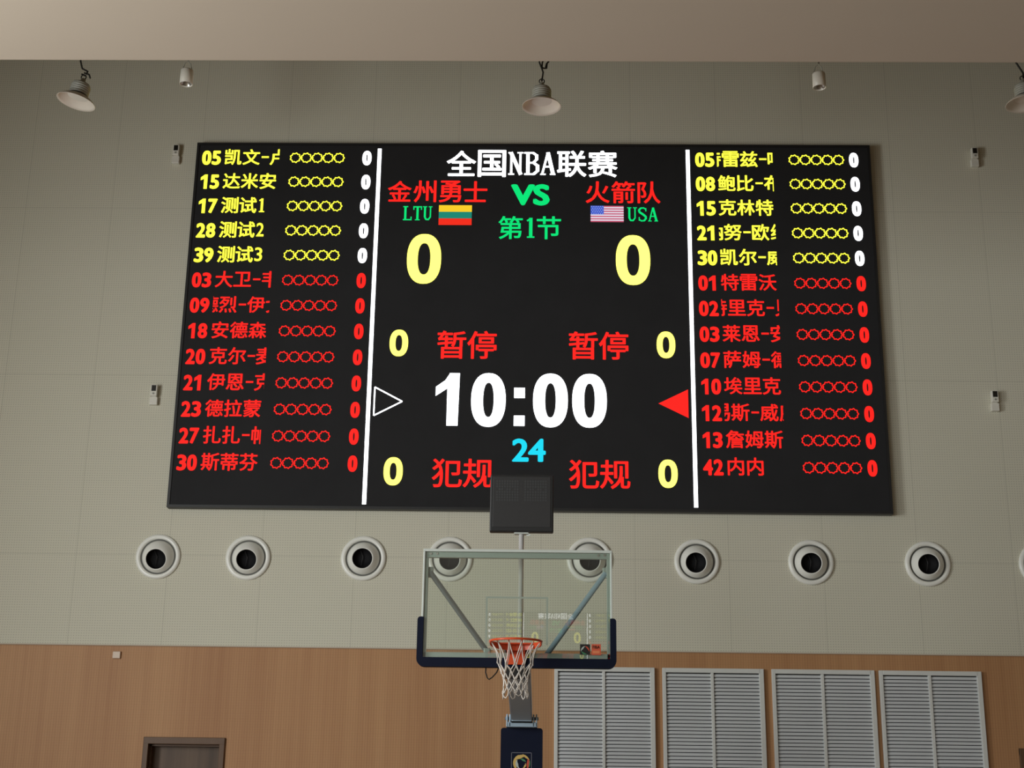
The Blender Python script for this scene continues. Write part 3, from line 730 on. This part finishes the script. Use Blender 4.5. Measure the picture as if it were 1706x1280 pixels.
    for i in range(4): b.faces.new((top[i], top[(i+1) % 4], bot[(i+1) % 4], bot[i]))
    for x in (-0.075, 0.075): box(b, x-0.004, x+0.004, -0.16, -0.04, 2.96, 3.036)
    fixn(b); obj('mounting_plate', b, M['orange'], rim)
    b = bmesh.new()
    for k in range(12):
        a = 2*PI*(k+0.5)/12; c = Vector((0.229*math.cos(a), RC.y+0.229*math.sin(a), RC.z-0.012)); d = Vector((math.cos(a), math.sin(a), 0))
        tube(b, [c+d*0.008, c-Vector((0, 0, 0.014)), c-d*0.008+Vector((0, 0, 0.0))], 0.0035, 6)
    obj('net_hooks', b, M['orange'], rim)
    # net
    b = bmesh.new(); rnd = random.Random(11)
    levels = [(3.022, 0.226), (2.838, 0.158), (2.762, 0.130), (2.695, 0.116), (2.635, 0.112), (2.575, 0.112)]
    knots = []
    for i, (z, r) in enumerate(levels):
        row = []
        for k in range(12):
            a = 2*PI*(k+0.5+(0.5 if i % 2 else 0))/12 + (rnd.uniform(-.06, .06) if i else 0)
            jr = rnd.uniform(-.008, .008) if i else 0; jz = rnd.uniform(-.014, .014) if i else 0
            row.append(Vector(((r+jr)*math.cos(a) + (0.004*i if i else 0)*0, RC.y+(r+jr)*math.sin(a), z+jz)))
        knots.append(row)
    def strand(p, q, sag=0.0):
        m = (p+q)/2; d = Vector((m.x, m.y-RC.y, 0)); m = m - d*sag
        tube(b, [p, (p+m)/2+(m-(p+q)/2)*0.25, m, (q+m)/2+(m-(p+q)/2)*0.25, q], 0.0047, 6)
    for i in range(len(levels)-1):
        for k in range(12):
            p = knots[i][k]
            if i % 2 == 0: nb = (knots[i+1][k], knots[i+1][(k-1) % 12])
            else: nb = (knots[i+1][(k+1) % 12], knots[i+1][k])
            for q in nb: strand(p, q, 0.10 if i == 0 else 0.02)
    for k in range(12):     # hanging end loops
        p, q = knots[-1][k], knots[-1][(k+1) % 12]
        if k % 2 == 0:
            d = 0.035+rnd.uniform(0, .02); m = (p+q)/2 - Vector((0, 0, d))
            tube(b, [p, p*0.75+m*0.25-Vector((0, 0, d*0.35)), m, q*0.75+m*0.25-Vector((0, 0, d*0.35)), q], 0.0047, 6)
        tube(b, [p+Vector((0, 0, .012)), p-Vector((0, 0, .014))], 0.0085, 6)
    for row in knots[1:-1]:
        for p in row: tube(b, [p+Vector((0, 0, .009)), p-Vector((0, 0, .009))], 0.0072, 6)
    obj('net', b, M['cord'], root)
    # diagonal braces
    for s, c in ((-1, 'steel_grey'), (1, 'steel_blue')):
        b = bmesh.new(); p0 = Vector((s*0.835, 0.06, 3.735)); p1 = Vector((s*0.27, 0.16, 2.985))
        if s > 0: p0 = Vector((0.842, 0.06, 3.745)); p1 = Vector((0.25, 0.16, 2.93))
        tube(b, [p0, p1], 0.026, 14)
        br = obj('brace', b, M[c], root)
        b = bmesh.new(); box(b, p0.x-0.03, p0.x+0.03, 0.05, 0.085, p0.z-0.05, p0.z+0.05, 0, 0.005); fixn(b); obj('end_bracket', b, M['alu_dark'], br)
        b = bmesh.new(); m = p1+(p0-p1)*0.02; box(b, m.x-0.03, m.x+0.03, 0.12, 0.2, m.z-0.05, m.z+0.03, 0, 0.005); fixn(b); obj('clevis', b, M['alu_dark'], br)
    # boom carrier behind the glass
    b = bmesh.new(); box(b, -0.27, 0.27, 0.08, 0.13, 2.90, 2.98, 0, 0.008); box(b, -0.115, 0.115, 0.02, 0.32, 2.76, 3.04, 0, 0.01); fixn(b)
    obj('boom_head', b, M['black'], root)
    b = bmesh.new(); y0, y1 = 0.22, 1.92; hw = 0.112
    for (za, zb) in ((0, 0),):
        c = [(-hw, 2.78), (hw, 2.78), (hw, 2.96), (-hw, 2.96)]; d = [(-hw, 2.455), (hw, 2.455), (hw, 2.62), (-hw, 2.62)]
        A = [b.verts.new((x+0.018, y0, z)) for x, z in c]; B = [b.verts.new((x+0.03, y1, z)) for x, z in d]
        b.faces.new(A); b.faces.new(B)
        for i in range(4): b.faces.new((A[i], A[(i+1) % 4], B[(i+1) % 4], B[i]))
    fixn(b); bmesh.ops.bevel(b, geom=b.edges[:], offset=0.008, segments=2, affect='EDGES')
    obj('boom_arm', b, M['steel_grey'], root)
    # pivot bracket on the upright
    b = bmesh.new(); cx = 0.033
    box(b, cx-0.11, cx+0.11, 1.86, 2.12, 2.445, 2.545, 0, 0.01)
    box(b, cx-0.165, cx+0.165, 1.88, 2.3, 2.397, 2.450, 0, 0.008)
    for s in (-1, 1):
        for xo in (0.125, 0.155): box(b, cx+s*xo-0.008, cx+s*xo+0.008, 1.88, 2.2, 2.40, 2.53, 0, 0.004)
    fixn(b); pb = obj('pivot_bracket', b, M['steel_blue'], root)
    b = bmesh.new(); tube(b, [(cx-0.178, 1.98, 2.49), (cx+0.178, 1.98, 2.49)], 0.018, 12); obj('pivot_pin', b, M['steel_grey'], pb)
    b = bmesh.new(); tube(b, [(cx-0.11, 1.87, 2.452), (cx+0.11, 1.87, 2.452)], 0.012, 8); obj('hinge_pin', b, M['black'], pb)
    # upright and its padding
    b = bmesh.new(); box(b, cx-0.11, cx+0.11, 2.12, 2.32, 0.30, 2.40, 0, 0.01); fixn(b); obj('upright', b, M['steel_grey'], root)
    b = bmesh.new(); prof = rrect(cx-0.222, cx+0.222, 0.5, 2.395, 0.03, 5)
    prism(b, prof, 2.0, 2.12); 
    box(b, cx-0.222, cx-0.17, 2.10, 2.36, 0.5, 2.38, 0, 0.01); box(b, cx+0.17, cx+0.222, 2.10, 2.36, 0.5, 2.38, 0, 0.01)
    fixn(b); pad = obj('column_pad', b, M['navy'], root)
    b = bmesh.new(); yy = 1.996; ex, ez = cx+0.0, 2.035; h = 0.108
    for (x0, x1, z0, z1) in ((-h, h, h-0.006, h), (-h, h, -h, -h+0.006), (-h, -h+0.006, -h, h), (h-0.006, h, -h, h)):
        poly(b, [(ex+x0, ez+z0), (ex+x1, ez+z0), (ex+x1, ez+z1), (ex+x0, ez+z1)], yy, 0)
    def arc2(r, a0, a1, t, mi, dy=0.0, cx2=0.0, cz2=0.0):
        n = 14; o = []; q = []
        for k in range(n+1):
            a = a0+(a1-a0)*k/n; w = t*math.sin(PI*min(max(k/n, 0.02), 0.98))
            o.append((ex+cx2+r*math.cos(a), ez+cz2+r*math.sin(a))); q.append((ex+cx2+(r-w)*math.cos(a), ez+cz2+(r-w)*math.sin(a)))
        for k in range(n): poly(b, [o[k], o[k+1], q[k+1], q[k]], yy-dy, mi)
    arc2(0.088, 1.9, 4.3, 0.035, 5, 0.001); arc2(0.084, 0.9, 2.9, 0.038, 1, 0.002); arc2(0.090, 0.35, 1.5, 0.022, 1, 0.003); arc2(0.086, -0.9, 0.75, 0.03, 2, 0.002)
    arc2(0.092, -0.6, 0.35, 0.012, 3, 0.004); arc2(0.05, 2.2, 4.6, 0.028, 4, 0.004, -0.012, -0.005); arc2(0.045, 0.2, 2.0, 0.022, 3, 0.004, 0.004, 0.0); arc2(0.03, -1.8, 0.8, 0.02, 1, 0.005, 0.02, -0.02)
    obj('pad_emblem', b, [M['em_grey'], M['gold'], M['em_red'], M['em_green'], M['em_pale'], M['gold']], pad)['label'] = 'square outlined emblem with swirling gold, red and green bands'
    # wheeled base
    b = bmesh.new(); box(b, cx-0.55, cx+0.55, 2.02, 3.9, 0.10, 0.34, 0, 0.04); fixn(b); base = obj('base', b, M['navy'], root)
    for x in (cx-0.45, cx+0.45):
        for y in (2.25, 3.6):
            b = bmesh.new(); tube(b, [(x-0.025, y, 0.055), (x+0.025, y, 0.055)], 0.055, 20); obj('wheel', b, M['black'], base)
    # loose cable under the padding
    b = bmesh.new(); pts = [(-0.285, 0.09, 2.86), (-0.288, 0.09, 2.80), (-0.272, 0.09, 2.750), (-0.255, 0.09, 2.735), (-0.225, 0.09, 2.755), (-0.185, 0.09, 2.80), (-0.16, 0.09, 2.86)]
    tube(b, pts, 0.006, 8); obj('cable', b, M['black_cord'], root)
    return root
hoop()

# ------------------------------------------------------------------ shot clock on its pole
def shot_clock():
    root = thing('shot_clock', 'black square shot clock, unlit, on a silver pole above the backboard', 'shot clock', (HX+0.03, 13.62, 2.97))
    z0, z1 = 4.165-2.97, 4.735-2.97; w = 0.312
    b = bmesh.new(); box(b, -w, w, 0.0, 0.10, z0, z1, 0, 0.012); fixn(b); body = obj('case', b, M['cabinet'], root)
    b = bmesh.new(); box(b, -w+0.028, w-0.028, -0.004, 0.002, z0+0.045, z1-0.022, 0, 0.003); fixn(b); lens = obj('front_lens', b, M['sc_face'], body)
    b = bmesh.new(); nx, nz = 20, 8
    for i in range(nx):
        for j in range(nz):
            if (i in (9, 10)) or (j in (3,) and i % 3 == 0): continue
            x = -w+0.06+i*(2*w-0.12)/nx; z = z1-0.05-(j+1)*0.027
            poly(b, [(x, z), (x+0.018, z), (x+0.018, z+0.018), (x, z+0.018)], -0.006)
    obj('digit_cells', b, M['sc_cell'], body)
    b = bmesh.new(); tube(b, [(0, 0.07, 0.072), (0, 0.07, z0+0.02)], 0.026, 18); pole = obj('pole', b, M['pole'], root)
    b = bmesh.new(); tube(b, [(0, 0.07, 0.074), (0, 0.07, 0.55)], 0.0275, 18); obj('sleeve', b, M['pole'], pole)
    b = bmesh.new(); box(b, -0.07, 0.07, 0.03, 0.11, z0-0.014, z0+0.006, 0, 0.003)
    tube(b, [(0.06, 0.04, z0-0.006), (0.095, 0.03, z0-0.03), (0.05, 0.04, z0-0.028)], 0.006, 6); fixn(b); obj('mounting_bracket', b, M['alu'], pole)
shot_clock()
